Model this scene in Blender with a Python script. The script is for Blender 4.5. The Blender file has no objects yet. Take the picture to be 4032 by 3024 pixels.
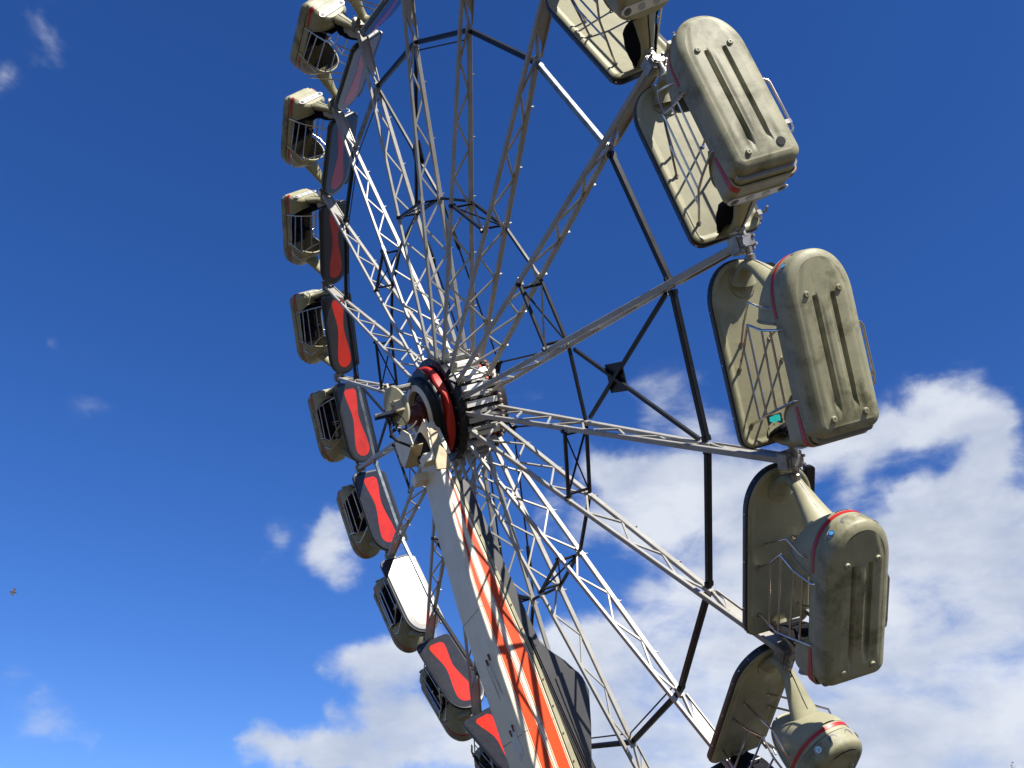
import bpy, bmesh, math, random
from mathutils import Vector, Matrix
random.seed(7)
PI = math.pi
S = bpy.context.scene
COL = S.collection
V = Vector

# ------------------------------------------------------------------ frames
CAMH = 1.6
RW = Matrix(((0.30601, -0.40807, -0.86014), (-0.95203, -0.13116, -0.27647), (0.0, 0.90348, -0.42863)))
RW = RW.to_quaternion().to_matrix()
HUB = V((-0.7304, 14.458, 9.0604 + CAMH))
WM = Matrix.Translation(HUB) @ RW.to_4x4()
N = 20
R = 8.0
SUN = V((0.362, -0.602, 0.712)).normalized()

# ------------------------------------------------------------------ materials
def newmat(name):
    m = bpy.data.materials.new(name); m.use_nodes = True
    nt = m.node_tree
    return m, nt, nt.nodes['Principled BSDF']

def ramp(nt, fac, stops):
    r = nt.nodes.new('ShaderNodeValToRGB')
    e = r.color_ramp.elements
    while len(e) < len(stops): e.new(0.5)
    for i, (p, c) in enumerate(stops):
        e[i].position = p; e[i].color = (*c, 1) if len(c) == 3 else c
    nt.links.new(fac, r.inputs[0])
    return r.outputs[0]

def noise(nt, scale, detail=4, rough=0.6, vec=None, dist=0.0):
    n = nt.nodes.new('ShaderNodeTexNoise')
    n.inputs['Scale'].default_value = scale; n.inputs['Detail'].default_value = detail
    n.inputs['Roughness'].default_value = rough; n.inputs['Distortion'].default_value = dist
    if vec is not None: nt.links.new(vec, n.inputs['Vector'])
    return n.outputs[0]

def objcoord(nt, scale=(1, 1, 1), rand=True):
    tc = nt.nodes.new('ShaderNodeTexCoord')
    mp = nt.nodes.new('ShaderNodeMapping'); mp.inputs['Scale'].default_value = scale
    nt.links.new(tc.outputs['Object'], mp.inputs['Vector'])
    if rand:
        oi = nt.nodes.new('ShaderNodeObjectInfo')
        mu = nt.nodes.new('ShaderNodeVectorMath'); mu.operation = 'SCALE'
        mu.inputs[0].default_value = (13.1, 7.7, 3.3)
        nt.links.new(oi.outputs['Random'], mu.inputs['Scale'])
        nt.links.new(mu.outputs[0], mp.inputs['Location'])
    return mp.outputs[0]

def mixc(nt, fac, a, b, mode='MIX'):
    m = nt.nodes.new('ShaderNodeMix'); m.data_type = 'RGBA'; m.blend_type = mode
    if isinstance(fac, (int, float)): m.inputs[0].default_value = fac
    else: nt.links.new(fac, m.inputs[0])
    for i, c in ((6, a), (7, b)):
        if isinstance(c, tuple): m.inputs[i].default_value = (*c, 1)
        else: nt.links.new(c, m.inputs[i])
    return m.outputs[2]

def paint(name, col, col2=None, rough=0.4, metal=0.0, scale=3.0, dirt=None, dirt_amt=0.5, dscale=1.6,
          spots=None, spot_amt=0.5, bump=0.0, bscale=40, dpos=(0.5, 0.72), coat=0.0, stretch=(1, 1, 1), r2=0.15, spec=0.5, streak=None):
    m, nt, b = newmat(name)
    vec = objcoord(nt, stretch)
    col2 = col2 or tuple(c * 0.82 for c in col)
    n1 = noise(nt, scale, 6, 0.65, vec)
    c = mixc(nt, ramp(nt, n1, [(0.35, (0, 0, 0)), (0.68, (1, 1, 1))]), col, col2)
    if dirt:
        n2 = noise(nt, dscale, 8, 0.7, vec, 0.4)
        f = ramp(nt, n2, [(dpos[0], (0, 0, 0)), (dpos[1], (dirt_amt,) * 3)])
        c = mixc(nt, f, c, dirt)
    if spots:
        n3 = noise(nt, 22, 3, 0.6, vec)
        f = ramp(nt, n3, [(0.66, (0, 0, 0)), (0.72, (spot_amt,) * 3)])
        c = mixc(nt, f, c, spots)
    if streak:
        v2 = objcoord(nt, (1.2, 14, 6)); n5 = noise(nt, 2.0, 6, 0.7, v2, 0.6)
        c = mixc(nt, ramp(nt, n5, [(0.60, (0, 0, 0)), (0.70, (0.55,) * 3)]), c, streak)
        n6 = noise(nt, 60, 2, 0.5, vec); c = mixc(nt, ramp(nt, n6, [(0.70, (0, 0, 0)), (0.73, (0.7,) * 3)]), c, (0.05, 0.045, 0.03))
    nt.links.new(c, b.inputs['Base Color'])
    rr = nt.nodes.new('ShaderNodeMapRange')
    nt.links.new(n1, rr.inputs[0]); rr.inputs[3].default_value = max(0.03, rough - r2 * 0.5); rr.inputs[4].default_value = rough + r2
    nt.links.new(rr.outputs[0], b.inputs['Roughness'])
    b.inputs['Metallic'].default_value = metal
    b.inputs['Coat Weight'].default_value = coat
    b.inputs['Specular IOR Level'].default_value = spec
    if bump > 0:
        n4 = noise(nt, bscale, 5, 0.6, vec)
        bp = nt.nodes.new('ShaderNodeBump'); bp.inputs['Strength'].default_value = bump; bp.inputs['Distance'].default_value = 0.01
        nt.links.new(n4, bp.inputs['Height']); nt.links.new(bp.outputs[0], b.inputs['Normal'])
    return m

MT = {}
MT['cream'] = paint('weathered_cream_fibreglass', (0.33, 0.31, 0.19), (0.27, 0.255, 0.155), 0.5, dirt=(0.12, 0.11, 0.045), dirt_amt=0.6, dscale=1.3, dpos=(0.46, 0.70),
                    spots=(0.30, 0.25, 0.15), spot_amt=0.35, bump=0.12, bscale=9)
MT['creamfloor'] = paint('dirty_cream_fibreglass', (0.32, 0.297, 0.178), (0.23, 0.22, 0.13), 0.52, dirt=(0.075, 0.072, 0.022), dirt_amt=0.85, dscale=2.2, dpos=(0.47, 0.64), streak=(0.20, 0.10, 0.045),
                    spots=(0.26, 0.17, 0.09), spot_amt=0.4, bump=0.15, bscale=7)
MT['armcream'] = paint('ivory_painted_steel', (0.76, 0.67, 0.48), (0.70, 0.62, 0.44), 0.42, dirt=(0.42, 0.34, 0.2), dirt_amt=0.25, dscale=1.0, spots=(0.35, 0.22, 0.1), spot_amt=0.12, bump=0.06, bscale=6)
MT['armtan'] = paint('tan_painted_steel', (0.46, 0.37, 0.20), (0.38, 0.30, 0.17), 0.5, dirt=(0.12, 0.07, 0.03), dirt_amt=0.7, dscale=3, spots=(0.1, 0.05, 0.02), spot_amt=0.6)
MT['orange'] = paint('orange_paint', (0.60, 0.060, 0.004), (0.52, 0.048, 0.004), 0.42, spec=0.3, spots=(0.5, 0.3, 0.15), spot_amt=0.12)
MT['pin'] = paint('dark_orange_paint', (0.42, 0.07, 0.02), None, 0.4)
MT['red'] = paint('red_enamel', (0.50, 0.030, 0.018), (0.44, 0.026, 0.016), 0.18, coat=0.0, spots=(0.5, 0.2, 0.15), spot_amt=0.30, r2=0.08, spec=0.4, dirt=(0.22, 0.02, 0.015), dirt_amt=0.5, dscale=3)
MT['stripe'] = paint('crimson_stripe', (0.42, 0.012, 0.014), (0.36, 0.012, 0.012), 0.38, spots=(0.4, 0.25, 0.15), spot_amt=0.12)
MT['redhub'] = paint('red_hub_enamel', (0.48, 0.025, 0.015), (0.40, 0.022, 0.013), 0.45, spec=0.3, dirt=(0.25, 0.02, 0.01), dirt_amt=0.4)
MT['roofblack'] = paint('charcoal_gloss_paint', (0.030, 0.031, 0.035), (0.022, 0.023, 0.027), 0.16, coat=0.0, scale=6, spots=(0.10, 0.10, 0.10), spot_amt=0.2, r2=0.05, spec=0.4)
MT['trim'] = paint('black_rubber_trim', (0.008, 0.009, 0.012), None, 0.38, spots=(0.08, 0.06, 0.05), spot_amt=0.3)
MT['spoke'] = paint('silver_painted_steel', (0.36, 0.352, 0.315), (0.27, 0.26, 0.225), 0.42, metal=0.05, scale=2.2, dirt=(0.20, 0.13, 0.08), dirt_amt=0.45, dscale=2.4, spots=(0.16, 0.09, 0.05), spot_amt=0.35, bump=0.05, bscale=15)
MT['blacksteel'] = paint('black_painted_steel', (0.006, 0.007, 0.009), (0.010, 0.010, 0.012), 0.38, spec=0.25, spots=(0.10, 0.07, 0.05), spot_amt=0.35, scale=5)
MT['galv'] = paint('worn_galvanised_steel', (0.10, 0.12, 0.13), (0.26, 0.29, 0.31), 0.42, metal=0.5, scale=4, spots=(0.45, 0.47, 0.47), spot_amt=0.5, stretch=(1, 1, 1))
MT['chrome'] = paint('polished_steel_tube', (0.55, 0.53, 0.50), (0.42, 0.36, 0.31), 0.18, metal=0.95, scale=2.5, dirt=(0.25, 0.12, 0.07), dirt_amt=0.4, dscale=2.2)
MT['block'] = paint('bare_steel_casting', (0.34, 0.33, 0.31), (0.20, 0.18, 0.16), 0.4, metal=0.6, scale=8, dirt=(0.05, 0.045, 0.04), dirt_amt=0.8, dscale=5)
MT['rust'] = paint('oily_red_oxide', (0.17, 0.035, 0.022), (0.08, 0.02, 0.015), 0.32, scale=9, spots=(0.30, 0.22, 0.15), spot_amt=0.6, metal=0.1)
MT['seat'] = paint('black_vinyl', (0.012, 0.012, 0.014), (0.02, 0.02, 0.022), 0.7, scale=6, spec=0.04)
MT['liner'] = paint('grey_moulded_liner', (0.13, 0.13, 0.13), (0.20, 0.20, 0.20), 0.4, scale=3, dirt=(0.04, 0.04, 0.04), dirt_amt=0.6)
MT['aluplate'] = paint('scuffed_chequer_plate', (0.40, 0.40, 0.39), (0.26, 0.25, 0.22), 0.45, metal=0.4, scale=14, dirt=(0.10, 0.07, 0.04), dirt_amt=0.8, dscale=9, bump=0.4, bscale=60)
MT['white'] = paint('white_enamel', (0.66, 0.65, 0.60), (0.55, 0.54, 0.50), 0.35, dirt=(0.3, 0.27, 0.2), dirt_amt=0.3)
MT['disc'] = paint('grey_blanking_disc', (0.12, 0.12, 0.135), (0.09, 0.09, 0.10), 0.5)
MT['discw'] = paint('pale_blanking_disc', (0.36, 0.36, 0.38), (0.30, 0.30, 0.32), 0.4)
MT['lens'] = paint('clear_blue_lens', (0.10, 0.45, 0.75), None, 0.1, coat=1.0)
MT['green'] = paint('teal_sticker', (0.0, 0.42, 0.40), (0.05, 0.65, 0.55), 0.25, scale=60)
MT['bulb'] = paint('clear_bulb_plastic', (0.30, 0.27, 0.23), (0.30, 0.12, 0.08), 0.12, coat=0.3, scale=20)
MT['pinkpatch'] = paint('pink_filler', (0.55, 0.20, 0.17), None, 0.6)
MT['hole'] = paint('dark_hole', (0.004, 0.004, 0.004), None, 0.8)
MT['hood'] = paint('black_sheet_metal', (0.028, 0.028, 0.030), (0.020, 0.020, 0.022), 0.42, scale=3, dirt=(0.06, 0.055, 0.05), dirt_amt=0.5)
MT['skin'] = paint('skin', (0.42, 0.20, 0.13), None, 0.5)
MT['cloth'] = paint('dark_navy_cloth', (0.012, 0.014, 0.022), None, 0.85)
MT['trouser'] = paint('dark_trouser_cloth', (0.02, 0.02, 0.025), None, 0.85)
MT['hair'] = paint('dark_hair', (0.02, 0.012, 0.008), None, 0.5)
MT['bird'] = paint('brown_feathers', (0.06, 0.035, 0.025), (0.03, 0.02, 0.02), 0.8, scale=30)
MT['bark'] = paint('tree_bark', (0.07, 0.055, 0.045), (0.04, 0.03, 0.025), 0.9, scale=8, bump=0.5)
MT['leaf'] = paint('grey_green_leaves', (0.05, 0.075, 0.03), (0.035, 0.05, 0.025), 0.6, scale=3)
MT['ground'] = paint('bare_earth', (0.050, 0.040, 0.024), (0.064, 0.050, 0.031), 0.9, scale=0.4, dirt=(0.06, 0.055, 0.045), dirt_amt=0.6, dscale=0.1, bump=0.5, bscale=6)

# ------------------------------------------------------------------ mesh builder
class M:
    def __init__(s): s.v = []; s.f = []; s.mi = []; s.sm = []
    def add(s, vs, fs, smooth=False, mi=0):
        o = len(s.v); s.v += [V(p) for p in vs]
        for f in fs: s.f.append([i + o for i in f]); s.mi.append(mi); s.sm.append(smooth)
    def box(s, c, d, rot=None, mi=0):
        c = V(c); x, y, z = (V(d) * 0.5)
        ps = [V((i * x, j * y, k * z)) for i in (-1, 1) for j in (-1, 1) for k in (-1, 1)]
        if rot is not None: ps = [rot @ p for p in ps]
        s.add([p + c for p in ps], [(0, 1, 3, 2), (4, 6, 7, 5), (0, 4, 5, 1), (2, 3, 7, 6), (0, 2, 6, 4), (1, 5, 7, 3)], mi=mi)
    def bar(s, p, q, w, h, up=(0, 0, 1), mi=0, w2=None, h2=None, ch=0.0):
        """rectangular bar p->q, width w (sideways), height h (along up); corners chamfered by ch"""
        p, q = V(p), V(q); d = (q - p).normalized(); u = V(up); sd = d.cross(u)
        if sd.length < 1e-4: sd = d.cross(V((1, 0.1, 0)))
        sd.normalize(); u = sd.cross(d).normalized()
        w2 = w if w2 is None else w2; h2 = h if h2 is None else h2
        ring = lambda c, w, h: [c + sd * a + u * b for a, b in (
            [(-w/2, -h/2), (w/2, -h/2), (w/2, h/2), (-w/2, h/2)] if ch <= 0 else
            [(-w/2 + ch, -h/2), (w/2 - ch, -h/2), (w/2, -h/2 + ch), (w/2, h/2 - ch), (w/2 - ch, h/2), (-w/2 + ch, h/2), (-w/2, h/2 - ch), (-w/2, -h/2 + ch)])]
        a, b = ring(p, w, h), ring(q, w2, h2); n = len(a)
        s.add(a + b, [tuple(range(n))[::-1], tuple(range(n, 2 * n))] + [(i, (i + 1) % n, n + (i + 1) % n, n + i) for i in range(n)], mi=mi)
    def tube(s, pts, r, n=8, mi=0, cap=True, rs=None, flat=1.0, flatdir=None):
        pts = [V(p) for p in pts]; m = len(pts); vs = []; prev = None
        for i, p in enumerate(pts):
            if i == 0: d = pts[1] - p
            elif i == m - 1: d = p - pts[-2]
            else: d = (pts[i + 1] - p).normalized() + (p - pts[i - 1]).normalized()
            d.normalize()
            if flatdir is not None: a = V(flatdir) - d * d.dot(V(flatdir)); a.normalize()
            elif prev is None:
                a = d.cross(V((0, 0, 1)));
                if a.length < 0.05: a = d.cross(V((0, 1, 0)))
                a.normalize()
            else:
                a = prev - d * prev.dot(d); a.normalize()
            prev = a; b = d.cross(a); rr = rs[i] if rs else r
            ra, rb = (rr if isinstance(rr, tuple) else (rr * flat, rr))
            for k in range(n):
                t = 2 * PI * k / n
                vs.append(p + a * math.cos(t) * ra + b * math.sin(t) * rb)
        fs = [(i * n + k, i * n + (k + 1) % n, (i + 1) * n + (k + 1) % n, (i + 1) * n + k) for i in range(m - 1) for k in range(n)]
        s.add(vs, fs, smooth=True, mi=mi)
        if cap: s.add(vs[:n], [tuple(range(n))[::-1]], mi=mi); s.add(vs[-n:], [tuple(range(n))], mi=mi)
    def lathe(s, prof, n=32, mi=0, axis='z', origin=(0, 0, 0), smooth=True):
        vs = []; o = V(origin)
        for r, z in prof:
            for k in range(n):
                t = 2 * PI * k / n; a, b = r * math.cos(t), r * math.sin(t)
                vs.append(o + (V((a, b, z)) if axis == 'z' else V((z, a, b)) if axis == 'x' else V((b, z, a))))
        m = len(prof)
        s.add(vs, [(i * n + k, i * n + (k + 1) % n, (i + 1) * n + (k + 1) % n, (i + 1) * n + k) for i in range(m - 1) for k in range(n)], smooth=smooth, mi=mi)
    def disc(s, c, nrm, r, th=0.01, n=24, mi=0, rx=None):
        c = V(c); nrm = V(nrm).normalized(); a = nrm.cross(V((0, 0, 1)))
        if a.length < 0.05: a = nrm.cross(V((0, 1, 0)))
        a.normalize(); b = nrm.cross(a); rx = rx or r
        top = [c + nrm * th + a * math.cos(2*PI*k/n) * r + b * math.sin(2*PI*k/n) * rx for k in range(n)]
        bot = [p - nrm * th for p in top]
        s.add(top + bot, [tuple(range(n))] + [(k, n + k, n + (k + 1) % n, (k + 1) % n) for k in range(n)] + [tuple(range(n, 2*n))[::-1]], mi=mi)
    def loops(s, loops, closed=True, smooth=True, mi=0):
        n = len(loops[0]); vs = [p for l in loops for p in l]
        rng = n if closed else n - 1
        s.add(vs, [(i * n + k, i * n + (k + 1) % n, (i + 1) * n + (k + 1) % n, (i + 1) * n + k) for i in range(len(loops) - 1) for k in range(rng)], smooth=smooth, mi=mi)
    def prism(s, poly, nrm, mi=0):
        n = len(poly); nrm = V(nrm); p = [V(a) for a in poly]; q = [a + nrm for a in p]
        s.add(p + q, [tuple(range(n))[::-1], tuple(range(n, 2 * n))] + [(i, (i + 1) % n, n + (i + 1) % n, n + i) for i in range(n)], mi=mi)
    def build(s, name, mats, parent=None, bevel=0.0, weld=False):
        me = bpy.data.meshes.new(name)
        me.from_pydata([tuple(p) for p in s.v], [], s.f)
        if not isinstance(mats, (list, tuple)): mats = [mats]
        for m in mats: me.materials.append(m)
        for i, p in enumerate(me.polygons): p.material_index = s.mi[i]; p.use_smooth = s.sm[i]
        bm = bmesh.new(); bm.from_mesh(me)
        if weld: bmesh.ops.remove_doubles(bm, verts=bm.verts, dist=1e-5)
        bmesh.ops.recalc_face_normals(bm, faces=bm.faces)
        if bevel > 0:
            es = [e for e in bm.edges if len(e.link_faces) == 2 and e.calc_face_angle(0) > 0.6 and not (e.link_faces[0].smooth)]
            bmesh.ops.bevel(bm, geom=es, offset=bevel, segments=2, affect='EDGES', clamp_overlap=True)
        bm.to_mesh(me); bm.free()
        me.set_sharp_from_angle(angle=math.radians(38))
        o = bpy.data.objects.new(name, me); COL.objects.link(o)
        if parent is not None: o.parent = parent
        return o

def tag(o, label=None, cat=None, group=None, kind=None):
    if label: o['label'] = label
    if cat: o['category'] = cat
    if group: o['group'] = group
    if kind: o['kind'] = kind
    return o

def empty(name, mat):
    o = bpy.data.objects.new(name, None); COL.objects.link(o); o.matrix_world = mat
    o.empty_display_size = 0.2
    return o

def copy_tree(o, parent=None):
    c = o.copy(); COL.objects.link(c); c.parent = parent
    for ch in list(o.children): copy_tree(ch, c)
    return c

# ================================================================== GONDOLA (x = along rim, y = wheel axis, z = towards the hub)
def outline(x0, x1, hw, nose, rc, inset, z, n=20, m=6, sup=2.15):
    """closed outline, starts at nose tip, goes +y side to the rear then back; mirror-symmetric"""
    x0 += inset; x1 -= inset; hw -= inset; rc = max(rc - inset, 0.01); nl = nose - inset
    half = []
    for i in range(n + 1):
        t = PI / 2 * i / n
        half.append((x0 + nl - nl * math.cos(t) ** (2 / sup), hw * math.sin(t) ** (2 / sup)))
    for i in range(1, 12): half.append((x0 + nl + (x1 - rc - x0 - nl) * i / 12, hw))
    for i in range(m + 1):
        t = PI / 2 * i / m
        half.append((x1 - rc + rc * math.sin(t), hw - rc + rc * math.cos(t)))
    for i in range(1, 4): half.append((x1, (hw - rc) * (1 - i / 4)))
    half.append((x1, 0.0))
    pts = [V((x, y, z)) for x, y in half]
    pts += [V((p.x, -p.y, z)) for p in reversed(pts[1:-1])]
    return pts

def fill(mb, loop, hfun, cols=28, mi=0, smooth=True):
    """fill a symmetric outline with a height field"""
    n = len(loop); h = n // 2; rows = []
    for i in range(h + 1):
        a = loop[i]; b = loop[(n - i) % n]
        row = []
        for k in range(cols + 1):
            p = a.lerp(b, k / cols); p = V((p.x, p.y, p.z)); p.z += hfun(p.x, p.y); row.append(p)
        rows.append(row)
    mb.loops(rows, closed=False, smooth=smooth, mi=mi)

def sstep(a, b, x):
    t = max(0, min(1, (x - a) / (b - a))); return t * t * (3 - 2 * t)

def build_gondola():
    root = empty('gondola', Matrix.Identity(4))
    CR = MT['cream']
    # ---- roof: cream underside, black rim, charcoal top, red inlay
    RO = dict(x0=-1.09, x1=1.03, hw=0.436, nose=0.52, rc=0.13)
    ro = lambda ins, z: outline(inset=ins, z=z, **RO)
    m = M()
    m.loops([ro(0.0, 0.285), ro(0.006, 0.262), ro(0.03, 0.250), ro(0.055, 0.253), ro(0.075, 0.268), ro(0.10, 0.270)])
    fill(m, ro(0.10, 0.270), lambda x, y: 0.0, cols=4, smooth=False)
    roof = m.build('roof_underside', CR, root)
    m = M(); m.loops([ro(0.008, 0.283), ro(-0.012, 0.283), ro(-0.018, 0.30), ro(-0.018, 0.355), ro(-0.01, 0.368), ro(0.015, 0.372)])
    trim = m.build('edge_trim', MT['trim'], root)
    m = M()
    for i in range(0, len(ro(0, 0)), 5):
        p = ro(-0.018, 0.318)[i]; c = V((0, 0, 0.318)); c.x = max(-0.57, min(p.x, 0.9)); d = (p - c); d.z = 0
        if d.length > 0.01: m.disc(p, d, 0.009, 0.006, 8)
    m.build('rivets', MT['chrome'], trim)
    m = M(); m.loops([ro(0.012, 0.371), ro(0.03, 0.376), ro(0.06, 0.378)]); fill(m, ro(0.06, 0.378), lambda x, y: 0.0, cols=4, smooth=False)
    top = m.build('roof_cover', MT['roofblack'], root)
    m = M(); m.prism([V((x, y, 0.30)) for x, y in ((-1.00, -0.36), (-0.985, -0.47), (-0.95, -0.505), (0.90, -0.505), (0.95, -0.48), (0.96, -0.40), (0.90, -0.43), (-0.60, -0.43))], (0, 0, 0.068))
    m.build('side_strip', MT['trim'], root, bevel=0.008)
    # red dogbone
    prof = []
    for i in range(61):
        x = -0.93 + 1.80 * i / 60
        if x < -0.70: w = 0.215 * math.sqrt(max(0, 1 - ((-0.70 - x) / 0.23) ** 2))
        else:
            w = 0.215 * (1 - sstep(-0.72, 0.15, x)) + 0.095 * sstep(-0.72, 0.15, x) * (1 - sstep(0.10, 0.80, x)) + 0.19 * sstep(0.10, 0.80, x)
            if x > 0.80: w -= (x - 0.80) * 0.9
        prof.append((x, w))
    m = M(); a = [V((x, w, 0.381)) for x, w in prof]; b = [V((x, -w, 0.381)) for x, w in prof]
    m.loops([a, b], closed=False, smooth=False)
    edge = a + b[::-1]; m.loops([edge, [p - V((0, 0, 0.004)) for p in edge]], smooth=False)
    m.build('red_inlay', MT['red'], top)
    # sticker on the underside near the rear
    # ---- lower shell (floor pan)
    CP = dict(x0=-0.965, x1=0.915, hw=0.39, nose=0.50, rc=0.13)
    cp = lambda ins, z: outline(inset=ins, z=z, **CP)
    def hf(x, y):
        h = 0.0
        # raised rim and sunken centre panel, two channels, end plates
        h += 0.012 * max(sstep(0.235, 0.30, abs(y) + 0.30 * max(0, -0.50 - x)), sstep(0.72, 0.82, x)) - 0.012
        e = sstep(-0.50, -0.46, x) * (1 - sstep(0.62, 0.66, x))
        for y0 in (-0.105, 0.105):
            d = abs(y - y0); h += 0.042 * e * (1 - sstep(0.014, 0.028, d))
        # flare at the rear end of the channels
        d = math.hypot((x - 0.62) / 0.07, (abs(y) - 0.17) / 0.07)
        h += 0.018 * (1 - sstep(0.6, 1.0, d))
        h -= 0.010 * sstep(-0.45, -0.35, x) * (1 - sstep(0.5, 0.6, x)) * (1 - sstep(0.03, 0.05, abs(y)))
        return h
    m = M()
    m.loops([cp(0.012, -0.888), cp(-0.010, -0.892), cp(-0.012, -0.905), cp(-0.004, -1.030), cp(0.003, -1.052), cp(0.016, -1.070), cp(0.062, -1.094), cp(0.09, -1.102)])
    fill(m, cp(0.09, -1.102), hf, cols=44)
    pan = m.build('floor_pan', MT['creamfloor'], root)
    for (x, y) in ((-0.525, 0.192), (-0.525, -0.192), (0.742, 0.192), (0.742, -0.192)):
        m = M(); m.lathe([(0.036, 0), (0.034, -0.022), (0.026, -0.034), (0.010, -0.035), (0.008, -0.028), (0.0, -0.028)], 16, origin=(x, y, -1.098))
        m.build('foot_stud', MT['cream'], pan)
    m = M()
    for x, y in ((-0.72, 0.02), (-0.1, 0.0), (0.33, 0.03), (0.1, 0.24), (0.68, 0.02)): m.disc((x, y, -1.104), (0, 0, -1), 0.009, 0.004, 8)
    m.build('drain_holes', MT['hole'], pan)
    # ---- upper shell: wall, nose cowl, rear cowl
    BD = dict(x0=-0.965, x1=1.0, hw=0.385, nose=0.50, rc=0.10)
    bd = lambda ins, z: outline(inset=ins, z=z, **BD)
    m = M()
    m.loops([bd(0.02, -0.885), bd(0.0, -0.880), bd(0.0, -0.78), bd(0.008, -0.770), bd(0.030, -0.770), bd(0.036, -0.80), bd(0.036, -0.98)])
    fill(m, bd(0.036, -0.98), lambda x, y: 0, cols=4, smooth=False, mi=1)
    body = m.build('tub_wall', [CR, MT['liner']], root)
    def cowl(kind, sc=1.0, off=0.0, mi=0, m=None, ns=26, nv=32, z0=-0.775):
        rows = []
        for i in range(ns + 1):
            s_ = i / ns; s_ = math.sin(s_ * PI / 2) ** 0.8; row = []
            for k in range(nv + 1):
                a = PI * k / nv
                cy = math.copysign(abs(math.cos(a)) ** 0.8, math.cos(a)); sz = math.sin(a) ** 0.82
                if kind == 'nose':
                    xo = -0.30 - 0.09 * sz; x = xo + (-0.955 - xo) * s_
                    rr = (-0.33 - x) / 0.635; rr = min(max(rr, 0), 1)
                    H = 0.60 * (1 - rr ** 1.35) ** 0.85
                    q = min(1, max(0, (-0.465 - x) / 0.50)); W = 0.383 * (1 - q ** 2.15) ** (1 / 2.15)
                else:
                    xo = 0.45 + 0.32 * sz ** 0.7; x = xo + (0.998 - xo) * s_
                    q = min(1, max(0, (x - 0.90) / 0.10)); H = 0.37 * (1 - 0.12 * q ** 2)
                    W = 0.383 * (1 - 0.27 * q ** 2.5)
                    cy = math.copysign(abs(math.cos(a)) ** 0.55, math.cos(a)); sz = math.sin(a) ** 0.6
                row.append(V(((x - off * (1 if kind == 'rear' else -1)), W * cy * sc, z0 + H * sz * sc)))
            rows.append(row)
        m.loops(rows, closed=False, mi=mi)
        if kind == 'rear':   # end face
            r = rows[-1]; c = V((r[0].x + 0.0, 0, z0)); m.add(r + [c], [(k, k + 1, len(r)) for k in range(len(r) - 1)], mi=mi)
        return rows
    for kind in ('nose', 'rear'):
        m = M(); rows = cowl(kind, m=m)
        cowl(kind, sc=0.955, off=0.02, mi=1, m=m)
        c = m.build('nose_cowl' if kind == 'nose' else 'rear_cowl', [CR, MT['liner']], root)
        m = M(); m.tube([p + V((0, 0, 0)) for p in rows[0]], 0.014, 8, flat=1.3); m.build('cowl_lip', CR, c)
        # red band at the base of the cowl
        m = M(); L = []
        for z, ins in ((-0.838, -0.001), (-0.836, -0.006), (-0.796, -0.006), (-0.794, -0.001)):
            lp = bd(ins, z); h = len(lp) // 2
            if kind == 'nose': seq = [p for p in lp[h:] if p.x < -0.30] + [p for p in lp[:h] if p.x < -0.30]
            else: seq = [p for p in lp if p.x > 0.47 and p.y > 0.30]
            L.append(seq)
        if kind == 'rear':      # the stripe widens towards the rear corner
            L[0] = [p - V((0, 0, 0.035 * sstep(0.5, 1.0, p.x))) for p in L[0]]; L[1] = [p - V((0, 0, 0.035 * sstep(0.5, 1.0, p.x))) for p in L[1]]
        m.loops(L, closed=False); m.build('red_stripe', MT['stripe'], c)
        if kind == 'rear':
            m = M(); m.loops([[V((p.x, -p.y, p.z)) for p in l] for l in L], closed=False); m.build('red_stripe', MT['stripe'], c)
    # portholes: four on the nose wall, four on the rear end panel
    for y in (0.27, 0.10, -0.13, -0.28):
        q = abs(y) / 0.39; x = -0.465 - 0.50 * (1 - q ** 2.15) ** (1 / 2.15)
        nr = V((-(1 - q ** 2.15) ** (1.15 / 2.15) * 0.9, math.copysign(q ** 1.15, y), -0.12))
        m = M(); p = V((x, y, -0.962)); m.disc(p - nr.normalized() * 0.006, nr, 0.055, 0.012, 24, mi=0)
        if abs(y) > 0.2: m.disc(p + nr.normalized() * 0.007, nr, 0.036, 0.01, 16, mi=2); m.disc(p + nr.normalized() * 0.012, nr, 0.022, 0.01, 16, mi=1)
        m.build('porthole', [MT['discw'] if abs(y) > 0.2 else MT['disc'], MT['lens'] if y > 0 else MT['disc'], MT['chrome']], pan)
    m = M(); m.prism([V((1.001, y, z)) for y, z in ((-0.31, -0.675), (0.31, -0.675), (0.36, -0.63), (0.36, -0.59), (0.31, -0.545), (-0.31, -0.545), (-0.36, -0.59), (-0.36, -0.63))], (0.012, 0, 0))
    pl = m.build('end_panel', MT['white'], root)
    for y in (-0.285, -0.10, 0.10, 0.285):
        m = M(); m.disc((1.012, y, -0.61), (1, 0, 0), 0.046, 0.008, 20)
        if abs(y) > 0.2: m.disc((1.018, y, -0.61), (1, 0, 0), 0.02, 0.008, 12)
        m.build('porthole', MT['disc'] if abs(y) > 0.2 else MT['discw'], pl)
    # ---- arms to the pivots
    def sweep(name, pts, rs, base, basen):
        m = M(); P = []; RR = []
        n = len(pts)
        for i in range(n - 1):
            for k in range(5):
                t = k / 5
                p0 = V(pts[max(i - 1, 0)]); p1 = V(pts[i]); p2 = V(pts[i + 1]); p3 = V(pts[min(i + 2, n - 1)])
                P.append(0.5 * ((2 * p1) + (-p0 + p2) * t + (2 * p0 - 5 * p1 + 4 * p2 - p3) * t * t + (-p0 + 3 * p1 - 3 * p2 + p3) * t ** 3))
                RR.append(tuple(rs[i][j] * (1 - t) + rs[i + 1][j] * t for j in (0, 1)))
        P.append(V(pts[-1])); RR.append(rs[-1])
        m.tube(P, 0.1, 20, rs=RR, flatdir=(0, 1, 0))
        a = m.build(name, CR, root)
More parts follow.
